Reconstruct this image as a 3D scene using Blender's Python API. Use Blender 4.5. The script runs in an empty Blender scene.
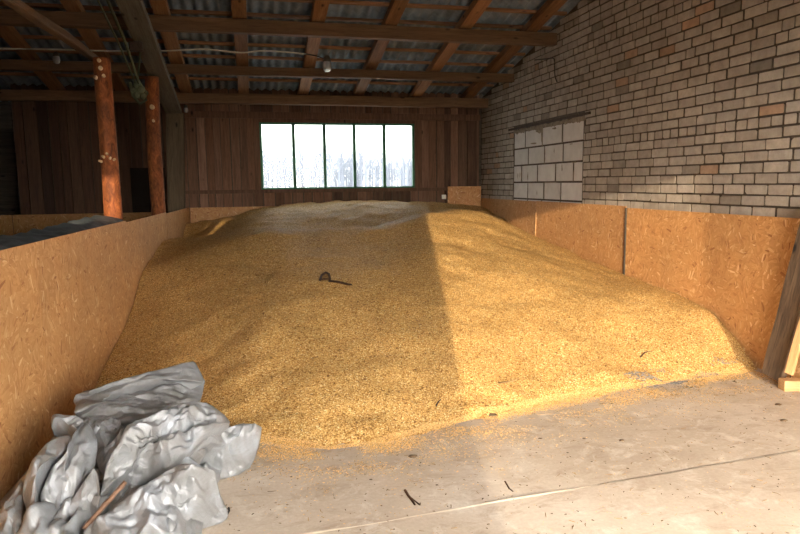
import bpy, math, random
import numpy as np
from mathutils import Vector, Matrix, noise
random.seed(7)
C = bpy.context.scene
COL = C.collection
PI = math.pi

# ------------------------------------------------------------------ camera survey
CF, CH = 645.0, 1.62
_yaw, _pit, _rol = [math.radians(v) for v in (12.8, 7.4, -0.63)]
_f = Vector((math.sin(_yaw)*math.cos(_pit), math.cos(_yaw)*math.cos(_pit), -math.sin(_pit)))
_r0 = Vector((math.cos(_yaw), -math.sin(_yaw), 0)); _u0 = _r0.cross(_f)
_r = math.cos(_rol)*_r0 + math.sin(_rol)*_u0
_u = -math.sin(_rol)*_r0 + math.cos(_rol)*_u0
EYE = Vector((0, 0, CH))
def sight(x, y): return _f + (x-400)/CF*_r + (267-y)/CF*_u
def atZ(x, y, z): d = sight(x, y); return EYE + d*((z-CH)/d.z)
def atY(x, y, Y): d = sight(x, y); return EYE + d*(Y/d.y)
def atX(x, y, X): d = sight(x, y); return EYE + d*(X/d.x)

cam = bpy.data.cameras.new('camera'); cam.sensor_width = 36; cam.lens = CF*36/800
cam.clip_end = 2000; cam.clip_start = .05
co = bpy.data.objects.new('camera', cam); COL.objects.link(co)
co.matrix_world = Matrix(((_r.x, _u.x, -_f.x, 0), (_r.y, _u.y, -_f.y, 0), (_r.z, _u.z, -_f.z, CH), (0, 0, 0, 1)))
C.camera = co

# ------------------------------------------------------------------ helpers
class MB:
    def __init__(s): s.v = []; s.f = []; s.t = []
    def add(s, vs, fs, tint=(.5, .5, .5)):
        o = len(s.v); s.v += [tuple(v) for v in vs]
        for f in fs: s.f.append(tuple(o+i for i in f)); s.t.append(tint)
    def box(s, x0, x1, y0, y1, z0, z1, tint=(.5, .5, .5)):
        v = [(x, y, z) for z in (z0, z1) for y in (y0, y1) for x in (x0, x1)]
        s.add(v, [(0, 2, 3, 1), (4, 5, 7, 6), (0, 1, 5, 4), (2, 6, 7, 3), (0, 4, 6, 2), (1, 3, 7, 5)], tint)
    def tube(s, pts, rad, n=8, tint=(.5, .5, .5), cap=True):
        pts = [Vector(p) for p in pts]; rad = rad if isinstance(rad, (list, tuple)) else [rad]*len(pts)
        vs = []; up = Vector((.013, .02, 1))
        for i, p in enumerate(pts):
            d = (pts[min(i+1, len(pts)-1)]-pts[max(i-1, 0)]).normalized()
            a = d.cross(up)
            if a.length < .05: a = d.cross(Vector((0, 1, 0)))
            a.normalize(); b = d.cross(a)
            for k in range(n):
                t = 2*PI*k/n; vs.append(p+rad[i]*(math.cos(t)*a+math.sin(t)*b))
        fs = [(i*n+k, i*n+(k+1) % n, (i+1)*n+(k+1) % n, (i+1)*n+k) for i in range(len(pts)-1) for k in range(n)]
        if cap: fs += [tuple(range(n)), tuple((len(pts)-1)*n+k for k in reversed(range(n)))]
        s.add(vs, fs, tint)
    def lathe(s, prof, c, n=20, tint=(.5, .5, .5)):
        vs = [(c[0]+r*math.cos(2*PI*k/n), c[1]+r*math.sin(2*PI*k/n), c[2]+z) for r, z in prof for k in range(n)]
        fs = [(i*n+k, i*n+(k+1) % n, (i+1)*n+(k+1) % n, (i+1)*n+k) for i in range(len(prof)-1) for k in range(n)]
        s.add(vs, fs, tint)
    def build(s, name, mat, parent=None, smooth=False, bevel=0):
        me = bpy.data.meshes.new(name); me.from_pydata(s.v, [], s.f); me.validate(); me.update()
        at = me.color_attributes.new('tint', 'FLOAT_COLOR', 'CORNER')
        if len(s.t) == len(me.polygons):
            buf = np.empty((len(me.loops), 4), dtype=np.float32)
            for p, t in zip(me.polygons, s.t): buf[p.loop_start:p.loop_start+p.loop_total] = (*t, 1)
            at.data.foreach_set('color', buf.ravel())
        if smooth: me.polygons.foreach_set('use_smooth', [True]*len(me.polygons))
        me.materials.append(mat)
        o = bpy.data.objects.new(name, me); COL.objects.link(o)
        if parent: o.parent = parent
        if bevel:
            b = o.modifiers.new('edge', 'BEVEL'); b.width = bevel; b.segments = 2; b.limit_method = 'ANGLE'
        return o

def tag(o, label, cat, group=None, kind=None):
    o['label'] = label; o['category'] = cat
    if group: o['group'] = group
    if kind: o['kind'] = kind
    return o
def struct(o): o['kind'] = 'structure'; return o
def empty(name, loc):
    o = bpy.data.objects.new(name, None); COL.objects.link(o); o.location = loc; o.empty_display_size = .1; return o
def nz(p, sc, sd=0): return noise.noise(Vector(p)*sc+Vector((sd, sd*1.7, -sd)))

# ------------------------------------------------------------------ materials
class NT:
    def __init__(s, name):
        s.m = bpy.data.materials.new(name); s.m.use_nodes = True; s.n = s.m.node_tree; s.n.nodes.clear()
        s.out = s.N('ShaderNodeOutputMaterial'); s.b = s.N('ShaderNodeBsdfPrincipled')
        s.L(s.b.outputs[0], s.out.inputs[0])
    def N(s, t, **k):
        n = s.n.nodes.new(t)
        for a, b in k.items(): setattr(n, a, b)
        return n
    def L(s, a, b): s.n.links.new(a, b)
    def coord(s, scale=(1, 1, 1), rot=(0, 0, 0), which='Object'):
        t = s.N('ShaderNodeTexCoord'); m = s.N('ShaderNodeMapping')
        m.inputs['Scale'].default_value = scale; m.inputs['Rotation'].default_value = rot
        s.L(t.outputs[which], m.inputs[0]); return m.outputs[0]
    def noise(s, v, scale, detail=4, rough=.6, dist=0):
        n = s.N('ShaderNodeTexNoise'); s.L(v, n.inputs['Vector']); n.inputs['Scale'].default_value = scale
        n.inputs['Detail'].default_value = detail; n.inputs['Roughness'].default_value = rough; n.inputs['Distortion'].default_value = dist
        return n.outputs['Fac']
    def voro(s, v, scale, feature='F1', rnd=1):
        n = s.N('ShaderNodeTexVoronoi', feature=feature); s.L(v, n.inputs['Vector'])
        n.inputs['Scale'].default_value = scale; n.inputs['Randomness'].default_value = rnd; return n
    def ramp(s, fac, stops, interp='LINEAR'):
        r = s.N('ShaderNodeValToRGB'); r.color_ramp.interpolation = interp
        e = r.color_ramp.elements
        while len(e) < len(stops): e.new(.5)
        for i, (p, c) in enumerate(stops):
            e[i].position = p; e[i].color = (*c, 1) if len(c) == 3 else c
        s.L(fac, r.inputs[0]); return r.outputs[0]
    def mix(s, a, b, fac, mode='MIX'):
        m = s.N('ShaderNodeMix', data_type='RGBA', blend_type=mode)
        for v, i in ((a, 6), (b, 7)):
            if isinstance(v, tuple): m.inputs[i].default_value = (*v, 1)
            else: s.L(v, m.inputs[i])
        if isinstance(fac, (int, float)): m.inputs[0].default_value = fac
        else: s.L(fac, m.inputs[0])
        return m.outputs[2]
    def math(s, op, a, b=None, c=None):
        m = s.N('ShaderNodeMath', operation=op)
        for i, v in enumerate((a, b, c)):
            if v is None: continue
            if isinstance(v, (int, float)): m.inputs[i].default_value = v
            else: s.L(v, m.inputs[i])
        return m.outputs[0]
    def grey(s, c): n = s.N('ShaderNodeSeparateColor'); s.L(c, n.inputs[0]); return n.outputs[0]
    def tint(s): n = s.N('ShaderNodeVertexColor', layer_name='tint'); return n.outputs[0]
    def rnd(s): return s.N('ShaderNodeObjectInfo').outputs['Random']
    def fin(s, col, rough=.8, bump=None, strength=.4, dist=.01, metal=0, spec=.3):
        if isinstance(col, tuple): s.b.inputs['Base Color'].default_value = (*col, 1)
        else: s.L(col, s.b.inputs['Base Color'])
        if isinstance(rough, (int, float)): s.b.inputs['Roughness'].default_value = rough
        else: s.L(rough, s.b.inputs['Roughness'])
        s.b.inputs['Metallic'].default_value = metal; s.b.inputs['Specular IOR Level'].default_value = spec
        if bump is not None:
            b = s.N('ShaderNodeBump'); b.inputs['Strength'].default_value = strength; b.inputs['Distance'].default_value = dist
            s.L(bump, b.inputs['Height']); s.L(b.outputs[0], s.b.inputs['Normal'])
        return s.m

def rgb(r, g, b):
    f = lambda c: (c/255/12.92) if c/255 <= .04045 else ((c/255+.055)/1.055)**2.4
    return (f(r), f(g), f(b))

def mat_wood(name, a, b, axis=0, stretch=14, rough=.8, knots=True, tint=False, rng=.35):
    s = NT(name); sc = [stretch]*3; sc[axis] = 1.0
    v = s.coord(tuple(sc)); off = s.N('ShaderNodeVectorMath', operation='ADD')
    r = s.rnd(); cx = s.N('ShaderNodeCombineXYZ')
    for i in range(3): s.L(s.math('MULTIPLY', r, 37.0+11*i), cx.inputs[i])
    s.L(v, off.inputs[0]); s.L(cx.outputs[0], off.inputs[1]); v = off.outputs[0]
    n1 = s.noise(v, 1.6, 6, .65, .6); n2 = s.noise(v, 7, 3, .6)
    col = s.ramp(n1, [(.3, a), (.7, b)])
    col = s.mix(col, tuple(.55*x for x in a), s.ramp(n2, [(.5, (0, 0, 0)), (.8, (.7, .7, .7))]))
    if knots:
        k = s.voro(s.coord(tuple(5 if i != axis else 2.2 for i in range(3))), 1.0)
        kk = s.ramp(k.outputs['Distance'], [(.05, (1, 1, 1)), (.12, (0, 0, 0))])
        col = s.mix(col, tuple(.25*x for x in a), kk)
    f = s.ramp(r, [(0, (1-rng,)*3), (1, (1+rng*.4,)*3)])
    col = s.mix(col, f, 1, 'MULTIPLY')
    if tint:
        t = s.mix(s.tint(), (2.0, 2.0, 2.0), 1, 'MULTIPLY'); col = s.mix(col, t, 1, 'MULTIPLY')
    return s.fin(col, rough, n1, .35, .01)

M = {}
M['rafter'] = mat_wood('roof_timber', rgb(122, 86, 58), rgb(162, 120, 84))
M['purlin'] = mat_wood('purlin_timber', rgb(96, 74, 54), rgb(130, 102, 76))
M['dark_timber'] = mat_wood('dark_timber', rgb(70, 60, 50), rgb(110, 98, 82))
M['grey_timber'] = mat_wood('grey_timber', rgb(92, 84, 70), rgb(124, 114, 96), rng=.1)
M['brown_grey'] = mat_wood('post_timber', rgb(84, 70, 54), rgb(112, 96, 74), rng=.1)
M['planks'] = mat_wood('wall_planks', rgb(98, 70, 53), rgb(136, 102, 80), axis=2, tint=True)
M['front_planks'] = mat_wood('front_planks', rgb(120, 90, 66), rgb(150, 118, 88), axis=2)
M['old_board'] = mat_wood('weathered_board', rgb(58, 48, 42), rgb(138, 112, 86), stretch=9, rng=.05)
M['new_board'] = mat_wood('fresh_board', rgb(196, 148, 96), rgb(222, 180, 128), rng=.05)
M['stick'] = mat_wood('stick_wood', rgb(84, 62, 48), rgb(122, 94, 74), knots=False)
M['twig'] = mat_wood('twig_wood', rgb(60, 40, 26), rgb(96, 66, 44), knots=False)

def mat_osb():
    s = NT('osb'); v = s.coord()
    # patches with their own chip direction, then long thin chips
    def layer(psc, seed, fl):
        off = s.N('ShaderNodeVectorMath', operation='ADD'); s.L(v, off.inputs[0]); off.inputs[1].default_value = (seed, seed*.7, seed*1.3)
        wob = s.N('ShaderNodeTexNoise'); s.L(off.outputs[0], wob.inputs['Vector']); wob.inputs['Scale'].default_value = 14
        w2 = s.N('ShaderNodeVectorMath', operation='MULTIPLY_ADD'); s.L(wob.outputs['Color'], w2.inputs[0]); w2.inputs[1].default_value = (.05, .05, .05); s.L(off.outputs[0], w2.inputs[2])
        p = s.voro(w2.outputs[0], psc); ang = s.math('MULTIPLY', s.grey(p.outputs['Color']), 2*PI)
        rt = s.N('ShaderNodeVectorRotate', rotation_type='AXIS_ANGLE'); s.L(off.outputs[0], rt.inputs['Vector']); rt.inputs['Axis'].default_value = (0, 1, 0); s.L(ang, rt.inputs['Angle'])
        m = s.N('ShaderNodeMapping'); s.L(rt.outputs[0], m.inputs[0]); m.inputs['Scale'].default_value = (fl, 1, fl*5.2)
        return s.voro(m.outputs[0], 1.0)
    l1 = layer(9, 3.1, 9.5); l2 = layer(13, 9.7, 13)
    g1 = s.grey(l1.outputs['Color']); sp = s.N('ShaderNodeSeparateColor'); s.L(l2.outputs['Color'], sp.inputs[0])
    c1 = s.ramp(g1, [(0, rgb(184, 132, 82)), (.3, rgb(198, 148, 95)), (.7, rgb(206, 157, 104)), (1, rgb(218, 174, 124))])
    c2 = s.ramp(sp.outputs[1], [(0, rgb(156, 102, 60)), (.08, rgb(192, 140, 88)), (.92, rgb(208, 160, 107)), (1, rgb(232, 200, 156))])
    col = s.mix(c1, c2, s.ramp(sp.outputs[2], [(.4, (0, 0, 0)), (.5, (1, 1, 1))]))
    col = s.mix(col, s.tint(), 1, 'MULTIPLY'); col = s.mix(col, (2, 2, 2), 1, 'MULTIPLY')
    big = s.ramp(s.noise(v, 1.6, 3), [(.3, (.86, .86, .86)), (.7, (1.06, 1.04, 1.0))])
    col = s.mix(col, big, 1, 'MULTIPLY')
    return s.fin(col, .62, g1, .25, .004)
M['osb'] = mat_osb()

def mat_brick():
    s = NT('silicate_brick'); v = s.coord()
    col = s.mix(s.tint(), (2, 2, 2), 1, 'MULTIPLY')
    n = s.noise(v, 9, 6, .7); col = s.mix(col, s.ramp(n, [(.3, (.72, .70, .68)), (.65, (1.05, 1.04, 1.02))]), 1, 'MULTIPLY')
    n3 = s.noise(v, 1.1, 3); col = s.mix(col, s.ramp(n3, [(.3, (.82, .81, .8)), (.7, (1.06, 1.06, 1.05))]), 1, 'MULTIPLY')
    n2 = s.noise(v, 60, 3, .6)
    return s.fin(col, .92, n2, .35, .006)
M['brick'] = mat_brick()
def mat_simple(name, a, b, scale=8, rough=.9, bs=.3, bd=.005, metal=0, spec=.3, tint=False):
    s = NT(name); v = s.coord(); n = s.noise(v, scale, 6, .65)
    col = s.ramp(n, [(.3, a), (.7, b)])
    if tint: col = s.mix(s.mix(col, s.tint(), 1, 'MULTIPLY'), (2, 2, 2), 1, 'MULTIPLY')
    return s.fin(col, rough, s.noise(v, scale*5, 4), bs, bd, metal, spec)
M['mortar'] = mat_simple('mortar', rgb(74, 65, 56), rgb(104, 92, 78), 14)
M['lime_mortar'] = mat_simple('smeared_mortar', rgb(120, 108, 92), rgb(160, 148, 130), 14)
M['block'] = mat_simple('aerated_block', rgb(204, 199, 194), rgb(222, 218, 213), 6, tint=True)
M['iron'] = mat_simple('old_iron', rgb(52, 44, 38), rgb(80, 66, 54), 20, .7)
M['green_paint'] = mat_simple('green_paint', rgb(44, 104, 70), rgb(60, 124, 86), 20, .5)
M['roof'] = mat_simple('asbestos_sheet', rgb(100, 110, 118), rgb(148, 158, 164), 5, .85)
M['dark_floor'] = mat_simple('earth_floor', rgb(60, 46, 34), rgb(84, 66, 50), 4)
M['ground'] = mat_simple('yard_ground', rgb(84, 80, 74), rgb(108, 102, 94), .6)
M['snow'] = mat_simple('pale_field', rgb(120, 122, 124), rgb(140, 142, 145), .05)
M['tree'] = mat_simple('frosted_wood', rgb(46, 50, 60), rgb(54, 58, 70), .2)
M['rope'] = mat_simple('green_rope', rgb(66, 70, 50), rgb(92, 96, 72), 60)
M['wire'] = mat_simple('wire_sheath', rgb(190, 186, 172), rgb(214, 210, 196), 40, .5)
M['black_wire'] = mat_simple('black_wire', rgb(40, 36, 32), rgb(56, 50, 44), 40, .6)
M['white_plastic'] = mat_simple('white_plastic', rgb(215, 210, 200), rgb(235, 230, 222), 10, .5)
M['porcelain'] = mat_simple('lamp_cap', rgb(60, 58, 52), rgb(90, 86, 78), 20, .5)
M['kernel'] = mat_simple('kernel', rgb(200, 156, 96), rgb(222, 180, 118), 40, .6, tint=True)
M['straw'] = mat_simple('straw', rgb(120, 96, 62), rgb(170, 140, 96), 30, tint=True)
M['chaff'] = mat_simple('chaff', rgb(104, 106, 110), rgb(146, 146, 146), 30, tint=True)
M['clod'] = mat_simple('earth_clod', rgb(70, 56, 42), rgb(104, 84, 62), 40)

def mat_glass():
    s = NT('dusty_glass'); t = s.N('ShaderNodeBsdfTransparent'); t.inputs[0].default_value = (.93, .96, .95, 1)
    g = s.N('ShaderNodeBsdfGlossy'); g.inputs['Roughness'].default_value = .08
    d = s.N('ShaderNodeBsdfTranslucent'); d.inputs[0].default_value = (.8, .84, .9, 1)
    m1 = s.N('ShaderNodeMixShader'); m1.inputs[0].default_value = .008; s.L(t.outputs[0], m1.inputs[1]); s.L(g.outputs[0], m1.inputs[2])
    m2 = s.N('ShaderNodeMixShader'); m2.inputs[0].default_value = .06; s.L(m1.outputs[0], m2.inputs[1]); s.L(d.outputs[0], m2.inputs[2])
    s.L(m2.outputs[0], s.out.inputs[0]); return s.m
M['glass'] = mat_glass()
def mat_bulb():
    s = NT('lamp_glass'); s.b.inputs['Transmission Weight'].default_value = .6
    return s.fin((.75, .78, .76), .12, spec=.5)
M['bulb'] = mat_bulb()

def mat_grain():
    s = NT('grain'); v = s.coord((1, 1, 1.4)); k = s.voro(v, 105); g = s.grey(k.outputs['Color'])
    col = s.ramp(g, [(0, rgb(156, 118, 64)), (.15, rgb(193, 151, 90)), (.6, rgb(211, 170, 107)), (.9, rgb(228, 194, 133)), (1, rgb(242, 222, 172))])
    dk = s.voro(v, 105); e = s.ramp(dk.outputs['Distance'], [(.45, (1, 1, 1)), (.8, (.42, .34, .24))])
    col = s.mix(col, e, 1, 'MULTIPLY')
    n = s.noise(s.coord(), 22, 4, .7); col = s.mix(col, s.ramp(n, [(.3, (.9, .89, .87)), (.7, (1.05, 1.04, 1.02))]), 1, 'MULTIPLY')
    n2 = s.noise(s.coord((1, .6, 1)), 2.2, 4, .6); col = s.mix(col, s.ramp(n2, [(.35, (.9, .89, .87)), (.65, (1.04, 1.03, 1.02))]), 1, 'MULTIPLY')
    sp = s.voro(s.coord(), 60); sg = s.N('ShaderNodeSeparateColor'); s.L(sp.outputs['Color'], sg.inputs[0])
    col = s.mix(col, rgb(92, 58, 28), s.ramp(sg.outputs[1], [(.985, (0, 0, 0)), (.99, (.7, .7, .7))]))
    h = s.math('ADD', s.math('MULTIPLY', dk.outputs['Distance'], -.45), s.math('MULTIPLY', g, .35))
    h = s.math('ADD', h, s.math('MULTIPLY', s.noise(s.coord(), 30, 4), .5))
    return s.fin(col, .55, h, .9, .009, spec=.06)
M['grain'] = mat_grain()

def mat_concrete():
    s = NT('concrete'); v = s.coord()
    a = s.noise(v, 1.1, 6, .6, .3)
    col = s.ramp(a, [(.28, rgb(176, 160, 143)), (.5, rgb(192, 177, 160)), (.72, rgb(206, 193, 178))])
    m = s.noise(s.coord((1, 2.2, 1), (0, 0, .25)), 3.2, 8, .72, .8)
    col = s.mix(col, rgb(150, 126, 104), s.ramp(m, [(.52, (0, 0, 0)), (.7, (.6, .6, .6))]))
    col = s.mix(col, rgb(222, 214, 202), s.ramp(s.noise(v, 5, 7, .75, .5), [(.52, (0, 0, 0)), (.68, (.65, .65, .65))]))
    fine = s.noise(v, 45, 5, .75); col = s.mix(col, s.ramp(fine, [(.3, (.86, .85, .84)), (.7, (1.05, 1.05, 1.04))]), 1, 'MULTIPLY')
    st = s.voro(s.coord((1, 1, 0)), 17); sg = s.N('ShaderNodeSeparateColor'); s.L(st.outputs['Color'], sg.inputs[0])
    spot = s.math('MULTIPLY', s.math('LESS_THAN', st.outputs['Distance'], .12), s.math('GREATER_THAN', sg.outputs[0], .88))
    col = s.mix(col, rgb(120, 98, 76), s.math('MULTIPLY', spot, .7))
    h = s.math('ADD', s.math('MULTIPLY', fine, .25), s.noise(v, 9, 5))
    return s.fin(col, .82, h, .35, .006)
M['concrete'] = mat_concrete()
M['joint'] = mat_simple('joint_mortar', rgb(206, 190, 168), rgb(232, 220, 200), 12)

def mat_tarp(name, a, b, c, metal=.35, rough=.42):
    s = NT(name); v = s.coord()
    n = s.noise(v, 5, 5, .6, .8); col = s.ramp(n, [(.3, a), (.55, b), (.75, c)])
    h = s.noise(s.coord((1, .6, 1)), 24, 5, .6, .8)
    return s.fin(col, rough, h, .45, .016, metal, .5)
M['tarp'] = mat_tarp('silver_sheeting', rgb(120, 120, 119), rgb(139, 141, 143), rgb(158, 164, 172), .22, .45)
M['dark_tarp'] = mat_tarp('dark_sheeting', rgb(60, 66, 70), rgb(84, 92, 96), rgb(112, 118, 120), .1, .55)

def mat_bark():
    s = NT('pine_bark'); v = s.coord((1, 1, .45)); n = s.noise(v, 22, 6, .7, 1)
    col = s.ramp(n, [(.3, rgb(82, 42, 24)), (.5, rgb(134, 74, 38)), (.72, rgb(176, 106, 56))])
    z = s.noise(s.coord((1, 1, .5)), 3, 4); col = s.mix(col, rgb(70, 40, 26), s.ramp(z, [(.5, (0, 0, 0)), (.7, (.8, .8, .8))]))
    return s.fin(col, .75, n, .6, .01)
M['bark'] = mat_bark()
M['cut_wood'] = mat_simple('cut_wood', rgb(190, 160, 120), rgb(215, 190, 150), 20)

# ------------------------------------------------------------------ beams
def beam(name, p0, p1, w, h, mat, roll=0, bevel=.006, wob=.006, ends=None, seg=14):
    """a sawn timber from p0 to p1 (centre of its section), origin at p0, local x along it"""
    p0 = Vector(p0); p1 = Vector(p1); d = p1-p0; Ln = d.length; x = d.normalized()
    y = Vector((0, 0, 1)).cross(x)
    if y.length < .1: y = Vector((0, 1, 0))
    y.normalize(); z = x.cross(y)
    if roll: q = Matrix.Rotation(roll, 3, x); y = q @ y; z = q @ z
    sd = random.uniform(0, 50); vs = []
    for i in range(seg+1):
        t = i/seg*Ln; oy = wob*1.5*nz((t, 0, sd), .8); oz = wob*1.5*nz((t, 5, sd), .8)
        ww = w/2+wob*.5*nz((t, 9, sd), 1.5); hh = h/2+wob*.5*nz((t, 13, sd), 1.5)
        vs += [(t, oy-ww, oz-hh), (t, oy+ww, oz-hh), (t, oy+ww, oz+hh), (t, oy-ww, oz+hh)]
    fs = [(i*4+k, i*4+(k+1) % 4, i*4+4+(k+1) % 4, i*4+4+k) for i in range(seg) for k in range(4)]
    fs = [tuple(reversed(f)) for f in fs]+[(0, 1, 2, 3), (seg*4+3, seg*4+2, seg*4+1, seg*4)]
    mb = MB(); mb.add(vs, fs); o = mb.build(name, mat, bevel=bevel)
    o.matrix_world = Matrix(((x.x, y.x, z.x, p0.x), (x.y, y.y, z.y, p0.y), (x.z, y.z, z.z, p0.z), (0, 0, 0, 1)))
    return o

XR, YB = 4.2, 11.6
SL = .2045
def rz(Y): return 3.07+SL*(YB-Y)           # underside of the rafters
YF = -0.8

# ------------------------------------------------------------------ setting: floor
fl = MB()
A0, A1 = Vector((.203, 2.853)), Vector((3.16, 3.085))
dj = (A1-A0).normalized()
def jy(x): return A0.y+(x-A0.x)*dj.y/dj.x
xs = np.linspace(-1.5, 4.5, 31)
for (ya, yb) in ((None, YF-.3), (12.0, None)):
    vs = []; 
    for x in xs:
        e = jy(x)+.006*nz((x, 0, 0), 3)+.004*nz((x, 1, 0), 11)
        vs += [(x, e-.006 if ya is None else e+.006, 0), (x, yb if yb is not None else ya, 0)]
    fs = [(2*i, 2*i+1, 2*i+3, 2*i+2) for i in range(30)]
    if ya is None: fs = [tuple(reversed(f)) for f in fs]
    fl.add(vs, [tuple(reversed(f)) for f in fs])
fo = struct(fl.build('floor', M['concrete']))
jm = MB(); vs = []
for i, x in enumerate(np.linspace(-1.5, 4.5, 90)):
    w = .012+.010*(.5+nz((x, 3, 0), 4)); zz = .001+.007*max(0, .4+nz((x, 8, 0), 2.2)) if x < 1.7 else -.0015
    e = jy(x)+.006*nz((x, 0, 0), 3)+.004*nz((x, 1, 0), 11)
    vs += [(x, e-w, -.012), (x, e, zz), (x, e+w, -.012)]
jm.add(vs, [(3*i+k, 3*i+3+k, 3*i+4+k, 3*i+1+k) for i in range(89) for k in (0, 1)])
struct(jm.build('trim_1', M['joint'], smooth=True))
lf = MB(); lf.box(-7, -1.5, YF-.3, 15, -.2, -.002); struct(lf.build('floor_2', M['dark_floor']))
sub = MB(); sub.box(-1.5, 4.7, YF-.3, 12.0, -.25, -.02); struct(sub.build('floor_3', M['concrete']))
g = MB(); g.box(-60, 60, -80, YF-.3, -.25, -.03); struct(g.build('ground', M['ground']))
g = MB(); g.box(-400, 500, 12.2, 700, -.8, -.5); struct(g.build('ground_2', M['snow']))

# ------------------------------------------------------------------ setting: brick wall
bw = MB()
def roofline(Y): return rz(Y)+.14
PITCH = .094; LEN = .266
z0 = 1.392+.0055-PITCH*14
OP0, OP1, OPZ = 7.76, 10.07, 2.45
def brick(yc0, yc1, za, zb, dark=0):
    j = lambda s=.004: random.uniform(-s, s)
    base = random.choice([(176, 164, 149), (186, 174, 160), (168, 156, 142), (182, 168, 150), (190, 180, 168), (172, 156, 138)])
    base = tuple(.45*v+.55*w for v, w in zip(base, (190, 182, 173)))
    if random.random() < .03: base = (186, 156, 132)
    if random.random() < .04: base = (150, 142, 132)
    kk = random.uniform(.82, 1.04); c = tuple(.5*v*kk for v in rgb(*base))
    X0 = XR+.026+j(.0025); d = .014; xb = XR+.06
    y0, y1, a, b = yc0+j(), yc1+j(), za+j(.003), zb+j(.003)
    back = [(xb, y0, a), (xb, y1, a), (xb, y1, b), (xb, y0, b)]
    # eight-cornered front face, corners worn off
    k = [random.uniform(.003, .010) for _ in range(4)]
    if random.random() < .12: k[random.randrange(4)] = random.uniform(.014, .026)
    rim = [(y0+k[0], a), (y1-k[1], a), (y1, a+k[1]*.8), (y1, b-k[2]*.8), (y1-k[2], b), (y0+k[3], b), (y0, b-k[3]*.8), (y0, a+k[0]*.8)]
    cy, cz = (y0+y1)/2, (a+b)/2
    r1 = [(X0+.0025, p, q) for p, q in rim]
    r2 = [(X0, p+(.002 if p < cy else -.002), q+(.002 if q < cz else -.002)) for p, q in rim]
    rb = [(xb, p, q) for p, q in rim]
    n = 8; vs = rb+r1+r2
    fs = [(i+n*l, (i+1) % n+n*l, (i+1) % n+n*(l+1), i+n*(l+1)) for l in (0, 1) for i in range(n)]
    fs = [tuple(reversed(f)) for f in fs]
    fs.append(tuple(16+i for i in range(8)))
    fs[-1] = tuple(reversed(fs[-1])) if True else fs[-1]
    bw.add(vs, fs, c)
    for q in range(8): bw.t[len(bw.t)-17+q] = tuple(.5*v for v in rgb(104, 92, 79))
for row in range(0, 60):
    za = z0+row*PITCH; zb = za+PITCH-.014
    hdr = row in (21, 22-30, 34)
    if zb > 6: break
    y = YF+(.0 if row % 2 else LEN/2)+random.uniform(-.02, .02)
    while y < YB+.1:
        L = (LEN/2 if hdr else LEN)*random.uniform(.97, 1.03)
        if not hdr and random.random() < .05: L *= .5
        ya, yb2 = y+.007, y+L-.007
        y += L
        if za < 1.2 and row < 12: continue
        if zb > roofline((ya+yb2)/2)-.02: continue
        yb3 = min(yb2, YB)
        if yb3-ya < .03: continue
        if za < OPZ+.02 and zb > 1.0:
            if ya > OP0-.03 and yb3 < OP1+.03: continue
            if ya < OP0 < yb3: yb3 = OP0
            elif ya < OP1 < yb3: ya = OP1
            if yb3-ya < .03: continue
        brick(ya, yb3, za, zb)
wr = struct(bw.build('wall_right', M['brick']))
mo = MB()
ys = np.linspace(YF, YB+.1, 40)
vs = []
for Y in ys:
    t = rz(Y)+.12
    vs += [(XR+.047, Y, 0), (XR+.3, Y, 0), (XR+.3, Y, t), (XR+.047, Y, t)]
mo.add(vs, [(4*i+k, 4*i+(k+1) % 4, 4*i+4+(k+1) % 4, 4*i+4+k) for i in range(39) for k in range(4)]+[(0, 1, 2, 3), (159, 158, 157, 156)])
struct(mo.build('mortar_bed', M['mortar'], wr))
bl = MB()
rows = [(1.10, 1.345), (1.36, 1.605), (1.62, 1.875), (1.89, 2.14), (2.155, 2.41)]
cuts = [[], [8.36, 8.95, 9.45, 9.93], [8.13, 8.72, 9.3, 9.8], [8.32, 8.9, 9.5], [8.42, 9.0, 9.55]]
cuts = [[8.4, 9, 9.5], [8.38, 8.92, 9.5], [8.02, 8.55, 9.15, 9.75], [8.33, 8.92, 9.5], [8.36, 9.0, 9.62]]
for (a, b), cu in zip(rows, cuts):
    e = [OP0+.01]+cu+[OP1-.01]
    for y0, y1 in zip(e[:-1], e[1:]):
        g0 = random.uniform(.010, .020); k = random.uniform(.92, 1.04)
        bl.box(XR+.026+random.uniform(-.004, .004), XR+.1, y0+g0, y1-g0, a+.006, b-.005, (.5*k, .5*k, .5*k))
        for q in (3, 4): bl.t[-q] = (.13, .12, .1)
struct(bl.build('block_infill', M['block'], wr, bevel=.006))
sm = MB()                                     # mortar squeezed under the lintel and smeared over the blocks
def blob(Y, Z, sy, sz, th=.012, n=16):
    vs = [(XR+.026-th, Y, Z)]; sd = random.uniform(0, 90)
    for k in range(n):
        t = 2*PI*k/n; r = .75+.5*nz((math.cos(t), math.sin(t), sd), 1.6)
        vs.append((XR+.03, Y+sy*r*math.cos(t), Z+sz*r*math.sin(t)))
    sm.add(vs, [(0, 1+k, 1+(k+1) % n) for k in range(n)])
for Y in np.arange(7.8, 10.05, .09): blob(Y, 2.44-.02*random.random(), .09, .035+.03*random.random())
for Y, Z, a, b in ((9.02, 2.33, .05, .14), (9.0, 2.2, .03, .1), (9.1, 2.38, .2, .05), (8.6, 2.37, .16, .03), (9.3, 2.2, .18, .02), (8.35, 1.8, .03, .1), (8.9, 1.95, .025, .1), (9.5, 1.7, .02, .1), (8.0, 1.87, .1, .015), (8.02, 1.7, .02, .09), (9.83, 1.72, .012, .09), (9.9, 1.72, .012, .1), (9.76, 1.74, .012, .1), (9.15, 1.45, .015, .08), (8.9, 2.05, .02, .09), (8.6, 2.05, .012, .08), (8.1, 2.12, .08, .012), (8.7, 1.61, .3, .01)):
    blob(Y, Z, a, b, .008)
struct(sm.build('mortar_smear', M['lime_mortar'], wr))
lt = MB()
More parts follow.
